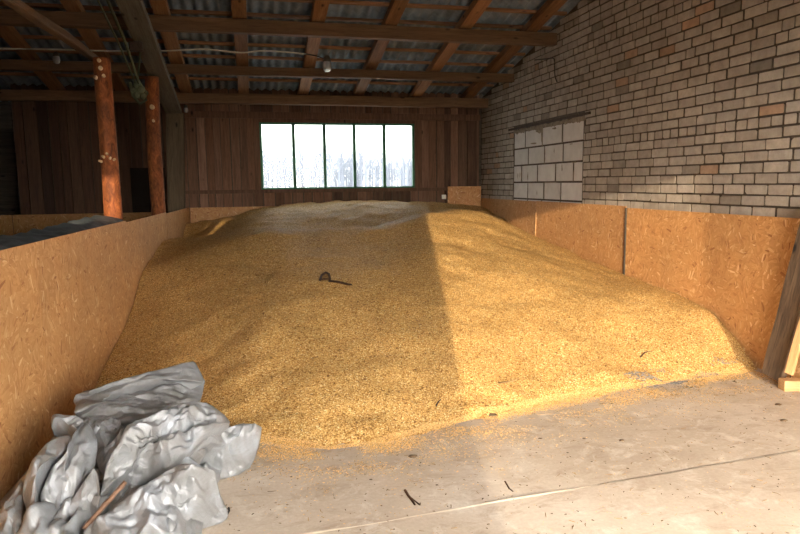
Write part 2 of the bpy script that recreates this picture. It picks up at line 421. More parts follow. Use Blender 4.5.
for i in range(14):
    y0 = 7.6+i*.19; lt.box(XR+.005, XR+.1, y0, y0+.192, 2.462+.006*nz((y0, 0, 0), 3), 2.492+.01*nz((y0, 4, 0), 3))
struct(lt.build('lintel_strip', M['iron'], wr))

# ------------------------------------------------------------------ setting: back plank wall with the window
bk = MB()
WX0, WX1, WZ0, WZ1 = .17, 2.93, 1.53, 2.69
def plank(x0, x1, za, zb, Y, t=.025, k=1.0):
    k *= random.uniform(.5, 1.35); r = random.uniform(.96, 1.05)
    bk.box(x0, x1, Y, Y+t, za, zb, (.5*k*r, .5*k, .5*k/r))
x = -3.66
HOLES = ((.60, 2.82, 2.90), (4.14, 2.75, 2.88))
while x < XR-.005:
    w = random.choice((.12, .15, .17, .2)); x1 = min(x+w, XR); GP = random.uniform(.008, .020)
    Y = YB+random.choice((0, .012, .024))
    zt = 3.24; BAY_SHADE = .62 if x < -1.45 else 1.0  # planks of the left bay toned down, the bay's shade put into their colour
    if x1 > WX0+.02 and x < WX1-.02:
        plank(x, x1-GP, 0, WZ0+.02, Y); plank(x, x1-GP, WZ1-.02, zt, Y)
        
    else: plank(x, x1-GP, 0, zt, Y, k=BAY_SHADE)
    x = x1
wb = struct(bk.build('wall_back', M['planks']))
cv = MB(); 
for X in np.arange(-3.5, 4.1, .31):             # strips nailed over the gaps from outside, dark backing
    pass
def back_sheet(mb, x0, x1, za, zb): mb.box(x0, x1, YB+.05, YB+.07, za, zb)
hz = [(-3.66, WX0), (WX1, 4.135), (4.165, 4.5)]
for a, b in hz: back_sheet(cv, a, b, 0, 3.6)
back_sheet(cv, 4.135, 4.165, 0, 2.74); back_sheet(cv, 4.135, 4.165, 2.88, 3.6)
back_sheet(cv, WX0, WX1, 0, WZ0); back_sheet(cv, WX0, WX1, WZ1, 3.6)
struct(cv.build('back_boarding', M['dark_timber'], wb))
# girts and window casing of the back wall
gt = MB()
gt.box(-1.3, XR-.02, YB-.05, YB-.001, 1.475, 1.535, (.42, .42, .42)); gt.box(-1.3, XR-.02, YB-.05, YB-.001, 2.75, 2.86, (.45, .45, .45))
gt.box(WX0-.12, WX0, YB-.045, YB-.001, 1.535, 2.75, (.5, .5, .5)); gt.box(WX1, WX1+.13, YB-.045, YB-.001, 1.535, 2.75, (.5, .5, .5))
gt.box(WX0, WX1, YB-.03, YB-.001, 2.69, 2.75, (.4, .4, .4))
gt.box(.02-.06, .02+.05, YB-.06, YB-.05, 1.54, 2.75, (.62, .6, .58)); gt.box(-.86, -.73, YB-.04, YB-.001, 1.0, 2.75, (.85, .9, .95))
gt.box(-.72, -.60, YB-.03, YB-.001, 1.54, 2.75, (.5, .45, .42))
struct(gt.build('girt_planks', M['planks'], wb, bevel=.004))
wf = MB(); fy0, fy1 = YB-.01, YB+.05
wf.box(WX0, WX1, fy0, fy1, WZ0, WZ0+.035); wf.box(WX0, WX1, fy0, fy1, WZ1-.035, WZ1)
wf.box(WX0, WX0+.04, fy0, fy1, WZ0, WZ1); wf.box(WX1-.04, WX1, fy0, fy1, WZ0, WZ1)
for X in (.75, 1.29, 1.824, 2.369): wf.box(X-.025, X+.025, fy0, fy1, WZ0, WZ1)
win = struct(wf.build('window_1', M['green_paint'], bevel=.004))
xs5 = [WX0+.03, .75, 1.29, 1.824, 2.369, WX1-.03]
for a, b in zip(xs5[:-1], xs5[1:]):
    p = MB(); p.box(a+.01, b-.01, YB+.018, YB+.022, WZ0+.02, WZ1-.02); struct(p.build('pane', M['glass'], win))

# left bay: dark recess, far walls
rc = MB()
q = atY(17.5, 181, 13.6); rc.box(-7, q.x-.004, 13.6, 13.7, 0, 3.9); rc.box(q.x+.004, -1.4, 13.6, 13.7, 0, 3.9); rc.box(q.x-.01, q.x+.01, 13.61, 13.7, 0, 1.4); rc.box(q.x-.01, q.x+.01, 13.61, 13.7, 2.0, 3.9)
rc.box(-7, -1.3, YB+.1, 13.7, 3.3, 3.4); rc.box(-1.4, -1.3, YB+.1, 13.7, 0, 3.4)
struct(rc.build('wall_recess', M['dark_timber']))
sd = MB(); sd.box(-7.1, -7, YF, 13.7, 0, 6); struct(sd.build('wall_left', M['dark_timber']))
# front wall behind the camera with the gate opening and the door left ajar
GX0, GX1, GZ = .38, 2.97, 2.70
fw = MB()
def fbox(x0, x1, za, zb): fw.box(x0, x1, YF-.1, YF, za, zb)
fbox(-7.1, -3.06, 0, 6.1); fbox(-2.72, GX0, 0, 6.1); fbox(-3.06, -2.72, 2.95, 6.1); fbox(GX0, GX1, GZ, 6.1); fbox(GX1, 4.5, 0, 6.1)
struct(fw.build('wall_front', M['front_planks']))
iw = MB()  # unseen wall added to shade the left bay, with a slot for the sun
for x0, x1, za, zb in ((-7.0, -2.56, 0, 4.9), (-2.17, -1.46, 0, 4.9), (-2.56, -2.17, 2.6, 4.9)): iw.box(x0, x1, 2.15, 2.2, za, zb)
struct(iw.build('wall_added_shade', M['front_planks']))
# roof sheets
RO = .178
rf = MB(); nx = 720; Ys = [12.3, 10.6, 9.0, 7.3, 5.6, 3.9, 2.2, .5, -1.4]
for i, (ya, yb) in enumerate(zip(Ys[:-1], Ys[1:])):
    vs = []
    for k in range(nx+1):
        X = -7.2+k/nx*11.9; wv = .024*math.sin(2*PI*X/.135)
        vs += [(X, ya+.12, rz(ya+.12)+RO+.006+wv), (X, yb, rz(yb)+RO+wv)]
    rf.add(vs, [(2*k, 2*k+1, 2*k+3, 2*k+2) for k in range(nx)])
struct(rf.build('ceiling', M['roof'], smooth=True))

# ------------------------------------------------------------------ roof timbers
names = ['third rafter left of the grey brace', 'second rafter left of the grey brace', 'first rafter left of the grey brace', 'rafter just above the grey brace',
         'rafter over the left edge of the window', 'rafter over the middle of the window, behind the lamp', 'rafter running above the right half of the window', 'second rafter from the brick wall', 'rafter nearest the brick wall']
for k, X in enumerate((-3.95, -2.93, -1.97, -.98, -.06, .92, 1.87, 2.9, 3.86)):
    o = beam('rafter', (X, 11.58, rz(11.58)+.05), (X, YF+.05, rz(YF+.05)+.05), .175, .10, M['rafter'], seg=30)
    tag(o, 'reddish brown sawn ' + names[k], 'rafter', 'rafters under the roof sheets')
for k, (Y, lab, w, h) in enumerate(((8.62, 'long brown purlin crossing the roof highest in view, above the lamp', .13, .165), (10.12, 'brown purlin behind the hanging glass lamp', .12, .13), (11.30, 'dark wall plate beam on top of the plank wall above the window', .14, .16))):
    z = rz(Y)-h/2-.016
    o = beam('purlin', (-6.9, Y, z), (XR+.02, Y, z), w, h, M['purlin'], seg=30)
    tag(o, lab, 'beam', 'cross beams under the rafters')
for Y in (6.6, 4.8, 3.0, 1.2, -.6):
    z = rz(Y)-.094
    tag(beam('purlin', (-6.9, Y, z), (XR+.02, Y, z), .13, .155, M['purlin'], seg=12), 'brown cross beam overhead at %.1f metres before the plank wall' % (YB-Y), 'beam', 'cross beams under the rafters')
bl_lab = {11.02: 'thin brown batten lowest on the roof slope, next above the wall plate', 10.57: 'thin brown roof batten right behind the lamp purlin', 10.12: 'thin brown roof batten just above the lamp purlin',
          9.67: 'thin brown roof batten midway between the two upper cross beams', 9.22: 'thin brown roof batten just behind the highest cross beam', 8.77: 'thin brown roof batten right over the highest cross beam', 8.32: 'thin brown roof batten uppermost in view above the cross beams'}
for i in range(22):
    Y = round(11.02-.45*i, 2)
    if Y < 1.5: break
    z = rz(Y)+.10+.019
    o = beam('roof_batten', (-6.9, Y, z), (XR+.02, Y, z), .08, .036, M['rafter'], seg=20, bevel=.003)
    tag(o, bl_lab.get(Y, 'thin brown roof batten %.1f metres before the plank wall' % (YB-Y)), 'batten', 'battens under the roof sheets')

tag(beam('grey_brace', (-1.19, 11.35, 2.82), (-1.19, 5.2, 4.08), .25, .10, M['grey_timber'], wob=.003), 'wide grey timber brace rising from the grey post toward the roof', 'beam')
tag(beam('timber_post', (-1.28, 11.37, 0), (-1.17, 11.33, 2.80), .16, .27, M['brown_grey'], roll=0, wob=.004), 'square grey timber post at the corner of the plank wall, under the grey brace', 'post')
tag(beam('tie_pole', (-1.62, 4.6, 2.92), (-1.50, 7.75, 2.93), .085, .07, M['purlin'], bevel=.02, wob=.012), 'thin brown pole running forward from the top of the nearer log post', 'pole')

def log_post(base, top, r0, r1, label, knots):
    e = empty('log_post', base); b = Vector(base); t = Vector(top)-b
    n = 28; rings = 60; vs = []; sd = random.uniform(0, 40)
    for i in range(rings+1):
        f = i/rings; c = t*f+Vector((.02*nz((f*2, sd, 0), 1), .02*nz((f*2, 0, sd), 1), 0))
        for k in range(n):
            a = 2*PI*k/n; d = Vector((math.cos(a), math.sin(a), 0)); r = r0+(r1-r0)*f
            r *= 1+.05*nz((d.x, d.y, f*3+sd), 1.4)+.035*nz((d.x*2, d.y*2, f*14+sd), 2)
            vs.append(c+d*r)
    mb = MB(); mb.add(vs, [(i*n+k, i*n+(k+1) % n, (i+1)*n+(k+1) % n, (i+1)*n+k) for i in range(rings) for k in range(n)]+[tuple(reversed(range(n))), tuple(rings*n+k for k in range(n))])
    mb.build('trunk', M['bark'], e, smooth=True)
    for (f, a, s) in knots:
        c = t*f; d = Vector((math.cos(a), math.sin(a), .25)).normalized(); r = r0+(r1-r0)*f
        k = MB(); k.tube([c+d*(r-.02), c+d*(r+.012), c+d*(r+.03)], [s*1.25, s, s*.85], 10)
        k.build('knot', M['cut_wood'], e)
    tag(e, label, 'post', 'pine log posts')
    return e
K1 = [(.98, -1.7, .02), (.93, -1.35, .018), (.925, -2.2, .02), (.955, -1.6, .022), (.655, -1.2, .012), (.66, -1.9, .014), (.645, -2.3, .012), (.67, -1.5, .012), (.65, -.8, .012)]
log_post((-1.39, 7.0, 0), (-1.372, 7.0, 2.86), .094, .078, 'orange-brown peeled pine log post standing nearer, sunlit at its foot behind the chipboard', K1)
log_post((-1.31, 9.65, 0), (-1.27, 9.62, 3.10), .105, .09, 'darker pine log post farther back, between the sunlit post and the grey post', [(.86, -1.6, .03), (.80, -1.5, .018), (.3, -1, .015)])

# hoist ropes and pulley hanging beside the grey brace
e = empty('rope_hoist', atY(137, 88, 8.4))
base = e.location.copy()
def rel(p): return Vector(p)-base
rp = MB()
Yh = 8.4
rp.tube([rel(atY(136, 84, Yh)), rel(atY(118, 42, 7.6)), rel(atY(95, -6, 6.9))], .011, 6)
rp.tube([rel(atY(139, 84, Yh)), rel(atY(126, 44, 7.6)), rel(atY(105, -6, 6.9))], .016, 6)
rp.tube([rel(atY(141, 44, Yh-.2)), rel(atY(139, 66, Yh)), rel(atY(137, 86, Yh))], .013, 6)
rp.build('rope', M['rope'], e, smooth=True)
pk = MB(); 
for (x, y, r) in ((137, 86, .05), (141, 90, .055), (137, 95, .05), (143, 96, .045), (134, 90, .035), (146, 93, .03)):
    c = rel(atY(x, y, Yh)); prof = [(0.001, -r), (r*.7, -r*.7), (r, 0), (r*.7, r*.7), (.001, r)]; pk.lathe(prof, c, 10)
pts = [rel(atY(x, y, Yh)) for x, y in ((130, 82), (133, 96), (140, 104), (146, 100), (143, 88), (138, 80))]
pk.tube(pts, .018, 6)
pk.build('knot', M['rope'], e, smooth=True)
pl = MB(); c = rel(atY(136, 47, Yh-.25)); pl.box(c.x-.075, c.x+.075, c.y-.03, c.y+.03, c.z-.05, c.z+.06)
pl.build('pulley_block', M['iron'], e, bevel=.015)
tag(e, 'knotted green-grey hoist rope with pulley hanging beside the grey brace', 'rope')

# wiring and lamps
def cable(name, pts, r, mat, label, cat='cable'):
    pts = [Vector(p) for p in pts]; b = pts[0].copy(); fine = []
    for i in range(len(pts)-1):
        for k in range(6):
            t = k/6; p0 = pts[max(i-1, 0)]; p1 = pts[i]; p2 = pts[i+1]; p3 = pts[min(i+2, len(pts)-1)]
            fine.append(.5*((2*p1)+(p2-p0)*t+(2*p0-5*p1+4*p2-p3)*t*t+(3*p1-p0-3*p2+p3)*t**3)-b)
    fine.append(pts[-1]-b)
    m = MB(); m.tube(fine, r, 6); o = m.build(name, mat, smooth=True); o.location = b
    return tag(o, label, cat)
WY = 9.5
cable('roof_wire', [atY(x, y, WY) for x, y in ((-40, 47), (0, 48.5), (60, 49.5), (110, 51), (155, 51), (185, 50), (205, 49.3), (240, 52.5), (262, 50.8), (285, 52), (306, 54))], .0105, M['wire'], 'pale thin wire strung across under the roof toward the lamp')
cable('lamp_wire', [atY(x, y, WY) for x, y in ((306, 54), (316, 56), (325, 59))], .008, M['black_wire'], 'short black wire joining the pale wire to the lamp')
def lamp(c, label, s=1.0):
    e = empty('hanging_lamp', c)
    m = MB(); m.lathe([(.001, .12*s), (.03*s, .115*s), (.045*s, .09*s), (.055*s, .05*s), (.06*s, .045*s), (.06*s, .03*s), (.001, .03*s)], (0, 0, 0)); m.build('lamp_cap', M['porcelain'], e, smooth=True)
    m = MB(); m.lathe([(.052*s, .03*s), (.062*s, 0), (.064*s, -.05*s), (.055*s, -.085*s), (.03*s, -.105*s), (.001, -.11*s)], (0, 0, 0)); m.build('glass_jar', M['bulb'], e, smooth=True)
    return tag(e, label, 'lamp')
lamp(atY(327, 64, 9.5), 'jar-shaped glass lamp hanging on the cross beam above the window')
lamp(atY(56.5, 58, 9.5), 'small glass lamp on the same beam in the dark left bay', .7)
lamp(atY(186, 109, 11.2)+Vector((0, 0, .0)), 'small lamp fixed at the top of the grey corner post', .55)
cable('wall_cable', [atX(x, y, XR+.01) for x, y in ((535, 60), (545, 59), (553.5, 58.5), (554.5, 66), (555, 76), (557, 82))], .008, M['black_wire'], 'black cable bent down the brick wall near the roof')
m = MB(); m.box(-.04, .04, -.03, 0, -.04, .04); o = m.build('socket_box', M['white_plastic'], bevel=.006); o.location = (3.47, YB-.05, 1.36)
tag(o, 'small white socket box on the plank wall right of the window', 'socket')

# ------------------------------------------------------------------ OSB boards
def osb(p0, p1, z0_, z1, label, tint=(1, 1, 1), inward=1, t=.012, lean=0, group='chipboard sheets around the grain'):
    p0 = Vector((*p0, 0)); p1 = Vector((*p1, 0)); d = (p1-p0); L = d.length; x = d/L; y = Vector((0, 0, 1)).cross(x)
    m = MB(); m.box(0, L, -t/2, t/2, z0_, z1, tuple(.5*v for v in tint))
    o = m.build('osb_sheet', M['osb'], bevel=.002)
    o.matrix_world = Matrix(((x.x, y.x, 0, p0.x), (x.y, y.y, 0, p0.y), (0, 0, 1, 0), (0, 0, 0, 1)))
    return tag(o, label, 'sheet', group)
xr = XR+.016
osb((xr, 9.135), (xr, 11.58), 0, 1.325, 'orange chipboard sheet against the brick wall, rearmost, below the white blocks', (.86, .86, .88))
osb((xr-.002, 6.715), (xr-.002, 9.125), 0, 1.33, 'orange chipboard sheet against the brick wall between its two visible seams', (.96, .93, .90))
osb((xr, 4.27), (xr, 6.685), 0, 1.31, 'orange chipboard sheet against the brick wall just behind the leaning plank', (1.1, 1.05, .98))
osb((xr, 1.85), (xr, 4.25), 0, 1.31, 'orange chipboard sheet against the brick wall in front of the leaning plank', (1.0, 1.0, 1.0))
o = beam('seam_batten', (XR+.008, 6.7, .0), (XR+.008, 6.7, 1.31), .02, .022, M['dark_timber'], bevel=.002, wob=.002); tag(o, 'thin dark upright strip covering the seam of the right-hand chipboard sheets', 'batten')
o = beam('seam_batten', (XR+.004, 9.13, .0), (XR+.004, 9.13, 1.16), .008, .012, M['new_board'], bevel=.001, wob=.001); tag(o, 'pale thin upright strip at the rear seam of the right-hand chipboard sheets', 'batten')
LW0, LW1 = Vector((-1.365, 2.9)), Vector((-1.04, 11.55))
def lw(Y): return LW0.x+(LW1.x-LW0.x)*(Y-LW0.y)/(LW1.y-LW0.y)
def lo(Y, dx=-.006): return (lw(Y)+dx, Y)
osb(lo(2.2), lo(4.36), 0, 1.285, 'light brown chipboard sheet of the left partition, nearest the camera', (.95, .95, .95))
osb(lo(4.361), lo(6.80), 0, 1.285, 'light brown chipboard sheet of the left partition behind the silver sheeting', (.95, .95, .95))
osb(lo(6.81, -.010), lo(9.2, -.010), 0, 1.265, 'light brown chipboard sheet of the left partition beside the log posts', (.98, .98, .98))
osb(lo(9.205), lo(11.55), 0, 1.25, 'light brown chipboard sheet of the left partition, rearmost by the grey post', (.94, .94, .94))
osb((-1.03, YB-.07), (1.40, YB-.07), 0, 1.245, 'chipboard sheet at the back below the left part of the window', (.8, .8, .8))
osb((1.42, YB-.06), (3.54, YB-.06), 0, 1.245, 'chipboard sheet at the back below the right part of the window', (.8, .8, .8))
osb((3.54, YB-.075), (XR-.01, YB-.075), 0, 1.55, 'small taller chipboard piece in the back corner by the brick wall', (.85, .8, .8))
osb((-6.0, 11.3), (-3.7, 11.3), 0, 1.19, 'dim chipboard sheet at the back of the dark left bay, farther from the posts', (.8, .8, .8))
osb((-3.69, 11.3), (-1.5, 11.3), 0, 1.19, 'dim chipboard sheet at the back of the dark left bay, behind the log posts', (.8, .8, .8))

# low doorway in the left-bay planks, its darkness painted as a black panel
m = MB(); m.box(-1.96, -1.42, YB-.012, YB-.002, 0, 1.92); o = m.build('door_1', mat_simple('doorway_dark', rgb(26, 20, 16), rgb(34, 28, 22), 6)); struct(o)

# ------------------------------------------------------------------ grain heap
ctrl = [(-1.45, 5.30, -.02), (-1.0, 5.0, 0), (-.5, 4.45, 0), (-.13, 4.10, 0), (.4, 3.78, 0), (.75, 3.80, 0), (1.08, 3.93, 0), (1.47, 4.06, 0), (2.19, 4.27, 0), (2.9, 4.36, 0), (3.5, 4.47, 0), (3.95, 4.5, 0), (4.3, 4.62, 0),
        (-1.4, 4.3, -.30), (-.5, 3.5, -.30), (.4, 2.85, -.3), (1.3, 3.1, -.3), (2.5, 3.4, -.3), (3.6, 3.55, -.3), (4.3, 3.7, -.3),
        # left wall
        (-1.25, 6.0, .20), (-1.24, 6.7, .36), (-1.2, 7.4, .68), (-1.16, 8.1, .82), (-1.14, 8.8, .925), (-1.1, 9.6, .88), (-1.08, 10.5, .80), (-1.07, 10.9, .98), (-1.05, 11.55, .92),
        # right wall
        (4.2, 4.9, .22), (4.2, 5.3, .40), (4.2, 5.66, .46), (4.2, 6.67, .55), (4.2, 7.68, .62), (4.2, 8.7, .74), (4.2, 9.71, .84), (4.2, 10.6, 1.02), (4.2, 11.5, 1.19),
        # back wall
        (-.38, 11.5, 1.08), (.13, 11.5, 1.22), (.8, 11.5, 1.27), (1.36, 11.5, 1.30), (2.3, 11.5, 1.30), (3.4, 11.5, 1.25), (3.9, 11.5, 1.2),
        # body
        (.4, 4.5, .24), (1.3, 4.6, .26), (2.2, 4.9, .27), (2.9, 4.95, .27), (3.55, 5.0, .30), (3.55, 5.35, .46), (3.1, 5.6, .50), (3.75, 4.8, .20),
        (-.5, 5.2, .20), (0, 5.2, .42), (.9, 5.3, .50), (1.8, 5.4, .50), (2.6, 5.6, .53),
        (-.6, 6.1, .46), (.2, 6.1, .70), (1.2, 6.2, .76), (2.1, 6.3, .78), (3.0, 6.4, .74), (3.65, 6.4, .62),
        (-.6, 7.1, .78), (.2, 7.0, .87), (1.2, 7.1, .90), (2.1, 7.2, 1.0), (3.0, 7.3, .93), (3.65, 7.4, .78),
        (-.7, 8.1, .92), (0, 8.0, 1.09), (.6, 8.0, 1.07), (1.26, 8.0, 1.08), (2.13, 8.2, 1.20), (2.6, 8.4, 1.255), (3.1, 8.5, 1.21), (3.6, 8.6, 1.0),
        (-.7, 9.0, .90), (-.1, 9.0, .99), (.35, 8.9, .95), (.8, 8.9, .92), (1.4, 8.9, .93), (2.1, 9.1, 1.03), (2.8, 9.3, 1.19), (3.5, 9.4, 1.08),
        (-.6, 9.9, .90), (0, 9.8, 1.06), (.7, 9.7, 1.07), (1.4, 9.7, 1.12), (2.2, 9.8, 1.2), (3.0, 10.0, 1.2), (3.7, 10.2, 1.12),
        (-.5, 10.7, 1.02), (.2, 10.6, 1.17), (1.0, 10.6, 1.25), (1.8, 10.6, 1.29), (2.6, 10.7, 1.28), (3.4, 10.8, 1.22)]
P = np.array(ctrl); Q = P[:, :2]
def tps(r): return np.where(r > 1e-9, r*r*np.log(np.maximum(r, 1e-9)), 0)
n = len(Q); K = tps(np.linalg.norm(Q[:, None]-Q[None], axis=2))+np.eye(n)*.02
T = np.hstack([np.ones((n, 1)), Q]); Mx = np.block([[K, T], [T.T, np.zeros((3, 3))]])
W = np.linalg.solve(Mx, np.concatenate([P[:, 2], np.zeros(3)]))
def gh_arr(pts):
    r = np.linalg.norm(pts[:, None]-Q[None], axis=2)
    return tps(r) @ W[:n]+W[n]+pts @ W[n+1:]
gx = np.arange(-1.36, 4.2061, .030); gy = np.concatenate([np.arange(3.3, 7, .026), np.arange(7, 11.54, .035)])
GX, GY = np.meshgrid(gx, gy); HH = np.concatenate([gh_arr(np.stack([GX[i], GY[i]], 1)) for i in range(len(gy))]).reshape(GX.shape)
for i in range(len(gy)):
    for j in range(len(gx)):
        p = (gx[j], gy[i], 0); h = HH[i, j]
        h += .030*nz(p, 1.7)+.016*nz(p, 4.5, 3)+.007*nz(p, 13, 7)+.003*nz(p, 30, 9)
        if gy[i] > 8.6: h += .02*nz(p, 5, 21)*min(1, (gy[i]-8.6))
        # small slides running down the front slope
        h -= .018*max(0, nz((p[0]*3.2, p[1]*.8, 2), 1.0, 5))*min(1, max(0, h*3))
        if h < .14: h += (.026*nz(p, 5.5, 31)+.014*nz(p, 15, 33))*min(1, (.14-h)/.08)
        HH[i, j] = h
def gz(X, Y):
    j = min(max((X-gx[0])/.03, 0), len(gx)-1.001); i = min(max(np.searchsorted(gy, Y)-1, 0), len(gy)-2)
    f = (Y-gy[i])/(gy[i+1]-gy[i]); f = min(max(f, 0), 1); a = int(j); g_ = j-a
    return float((1-f)*((1-g_)*HH[i, a]+g_*HH[i, a+1])+f*((1-g_)*HH[i+1, a]+g_*HH[i+1, a+1]))
gm = MB(); nxg = len(gx); vs = []
for i in range(len(gy)):
    for j in range(nxg):
        X = max(gx[j], lw(gy[i])+.004); vs.append((X, gy[i], max(HH[i, j], -.015)))
keep = HH > -.015
fs = []
for i in range(len(gy)-1):
    for j in range(nxg-1):
        if keep[i:i+2, j:j+2].any() and gx[j+1] > lw(gy[i])+.004: fs.append((i*nxg+j, i*nxg+j+1, (i+1)*nxg+j+1, (i+1)*nxg+j))
gm.add(vs, fs); gr = gm.build('grain_heap', M['grain'], smooth=True)
tag(gr, 'huge heap of golden grain spread over the concrete floor between the chipboard walls', 'grain', kind='stuff')

# loose kernels near the foot of the heap
km = MB()
def kernel(X, Y, Z, s=1.0):
    a = random.uniform(0, PI); ca, sa = math.cos(a), math.sin(a); l, w, h = .0046*s, .0023*s, .0022*s
    c = random.choice((.16, .3, .45, .5, .55, .65))
    v = [(l, 0, 0), (0, w, 0), (-l, 0, 0), (0, -w, 0), (0, 0, h), (0, 0, -h)]
    v = [(X+x*ca-y*sa, Y+x*sa+y*ca, Z+z) for x, y, z in v]
    km.add(v, [(0, 1, 4), (1, 2, 4), (2, 3, 4), (3, 0, 4)], (c, c, c))
edge = [(-.3, 4.28), (-.13, 4.10), (.4, 3.78), (.75, 3.80), (1.08, 3.93), (1.47, 4.06), (2.19, 4.27), (2.9, 4.36), (3.5, 4.47), (4.15, 4.5)]
def edgeY(X):
    for (a, b), (c, d) in zip(edge[:-1], edge[1:]):
        if a <= X <= c: return b+(d-b)*(X-a)/(c-a)
    return 4.3
for _ in range(46000):
    X = random.uniform(-.2, 4.12); d = random.expovariate(1/.15)*(1.0 if X < 1.9 else .9)
    if random.random() < .5-1.6*nz((X, d*2, 0), 3.0) and d > .05: continue
    Y = edgeY(X)+.06-d
    Z = max(gz(X, Y) if Y > 3.31 else 0, 0)
    kernel(X, Y, Z+.0022, random.uniform(1.0, 1.4))
for _ in range(1200): kernel(random.uniform(-.3, 4.1), random.uniform(2.3, 4.3), .0022)
for _ in range(9000):                                  # rough top layer of the front slope
    X = random.uniform(-.6, 4.15); Y = edgeY(X)+random.uniform(.05, 2.0); Z = gz(X, Y)
    if Z > .01: kernel(X, Y, Z+.003, random.uniform(1.0, 1.5))
tag(km.build('loose_kernels', M['kernel']), 'loose golden kernels strewn on the concrete along the foot of the heap', 'grain', kind='stuff')

# straw, husks and specks of dirt
st = MB(); hk = MB()
def sliver(mb, X, Y, L, r, Z=None, c=None):
    a = random.uniform(0, 2*PI); b = random.uniform(-.5, .5); Z = max(gz(X, Y), 0) if Z is None and Y > 3.31 else (Z or 0)
    p = [Vector((X, Y, Z+r)), Vector((X+L/2*math.cos(a), Y+L/2*math.sin(a), Z+r*1.5)), Vector((X+L*.95*math.cos(a+b*.4), Y+L*.95*math.sin(a+b*.4), Z+r))]
    if Y+L > 3.31:
        for q in p: q.z = max(gz(q.x, q.y) if q.y > 3.31 else 0, 0)+r
    c = c or random.uniform(.25, .7); mb.tube(p, [r, r, r*.6], 4, (c, c, c))
for _ in range(420):
    X = random.uniform(-.2, 4.1); Y = edgeY(X)+random.gauss(-.12, .22)
    if Y > 2.3: sliver(st, X, Y, random.uniform(.01, .05), random.uniform(.0008, .002))
for _ in range(230): sliver(st, random.uniform(-.3, 4.1), random.uniform(2.2, 4.2), random.uniform(.008, .05), random.uniform(.0008, .0022))
for _ in range(160): X = random.uniform(0, 4.0); sliver(st, X, edgeY(X)+random.uniform(.1, 3.2), random.uniform(.02, .08), random.uniform(.001, .002), c=.3)
for _ in range(500): sliver(st, random.uniform(-.3, 4.1), random.uniform(2.2, 4.4), random.uniform(.006, .016), random.uniform(.0015, .003), c=random.uniform(.08, .3))
for _ in range(260): X = random.gauss(3.3, .4); sliver(st, min(max(X, .5), 4.1), edgeY(min(max(X, .5), 4.1))+random.gauss(-.05, .1), random.uniform(.01, .05), random.uniform(.001, .003), c=random.uniform(.1, .5))
tag(st.build('straw_litter', M['straw']), 'bits of straw and husk scattered over the floor and the front slope', 'straw', kind='stuff')
for _ in range(2600):
    t = random.random(); X = 2.85+1.15*t+random.gauss(0, .07); Y = 4.40+.1*t+.06*math.sin(9*t)+random.gauss(0, .06)
    if nz((X*.5, Y*1.6, 0), 9, 4) < .08: continue
    z = max(gz(X, Y), 0)+.002; s = random.uniform(.003, .009); a = random.uniform(0, PI); c = random.uniform(.3, .65)
    v = [(X+s*1.6*math.cos(a), Y+s*1.6*math.sin(a), z), (X-s*math.sin(a), Y+s*math.cos(a), z), (X-s*1.6*math.cos(a), Y-s*1.6*math.sin(a), z), (X+s*math.sin(a), Y-s*math.cos(a), z), (X, Y, z+s*.4)]
    hk.add(v, [(0, 1, 4), (1, 2, 4), (2, 3, 4), (3, 0, 4)], (c, c, c))
tag(hk.build('grey_chaff', M['chaff']), 'bluish grey chaff streaked across the right foot of the heap', 'chaff', kind='stuff')

def on_grain(x, y):
    d = sight(x, y); t = 3.0
    while t < 13:
        p = EYE+d*t
        if p.z <= (max(gz(p.x, p.y), 0) if p.y > 3.31 else 0): return p
        t += .01
    return p
def twig(pix, r, label, lift=.004, mat='twig', branches=()):
    ps = [on_grain(*q) for q in pix]; b = ps[0].copy(); m = MB()
    for p in ps: p.z += lift
    m.tube([p-b for p in ps], [r]*(len(ps)-1)+[r*.6], 7)
    for br in branches:
        q = [on_grain(*z_) for z_ in br]
        for p in q: p.z += lift
        m.tube([p-b for p in q], [r*.6]*len(q), 6)
    o = m.build('dry_twig', M[mat], smooth=True); o.location = b
    tag(o, label, 'twig')
twig([(320, 282), (322, 277), (326, 274.5), (329, 276), (330, 281), (329, 283), (338, 284), (346, 286), (352, 287)], .011, 'dark hooked stick lying on the middle of the grain slope', .02, branches=[[(320, 282), (324, 281), (329, 281)]])
twig([(436, 407), (438, 403), (441, 400)], .006, 'short dark twig on the lower grain slope near the light edge', .006)
twig([(405, 491), (408, 496), (412, 501), (415, 506)], .007, 'dark broken twig on the shaded concrete near the floor joint', .004, 'twig', branches=[[(408, 496), (420, 506)]])
twig([(505, 482), (509, 489), (513, 492)], .005, 'small dark twig on the sunlit concrete', .003, 'twig')
twig([(498, 384), (512, 382), (519, 379)], .005, 'thin pale straw on the sunlit grain near the bottom of the slope', .006, 'straw')
twig([(640, 358), (645, 353), (652, 352)], .006, 'curled dark twig on the sunlit grain right of the middle', .006)
def clod(x, y, s, label):
    c = on_grain(x, y); vs = []; n_ = 12; sd = random.uniform(0, 99); m = MB()
    for i in range(7):
        th = PI*i/6
        for k in range(n_):
            ph = 2*PI*k/n_; d = Vector((math.sin(th)*math.cos(ph), math.sin(th)*math.sin(ph), math.cos(th)))
            r = s*(1+.45*nz(d*1.5, 1, sd)); vs.append((d.x*r*1.5, d.y*r, d.z*r*.5))
    m.add(vs, [(i*n_+k, (i+1)*n_+k, (i+1)*n_+(k+1) % n_, i*n_+(k+1) % n_) for i in range(6) for k in range(n_)])
    o = m.build('dirt_clod', M['clod'], smooth=True); o.location = c+Vector((0, 0, s*.25)); tag(o, label, 'clod', 'earth clods on the floor')
clod(492, 416, .024, 'dark clod at the foot of the heap just right of the light edge')
clod(413, 457, .018, 'dark clod at the front edge of the grain left of the light edge')
clod(371, 480, .007, 'tiny clod on the shaded concrete left of the broken twig')
clod(540, 439, .009, 'tiny dark clod on the sunlit concrete below the heap, left of its twin')
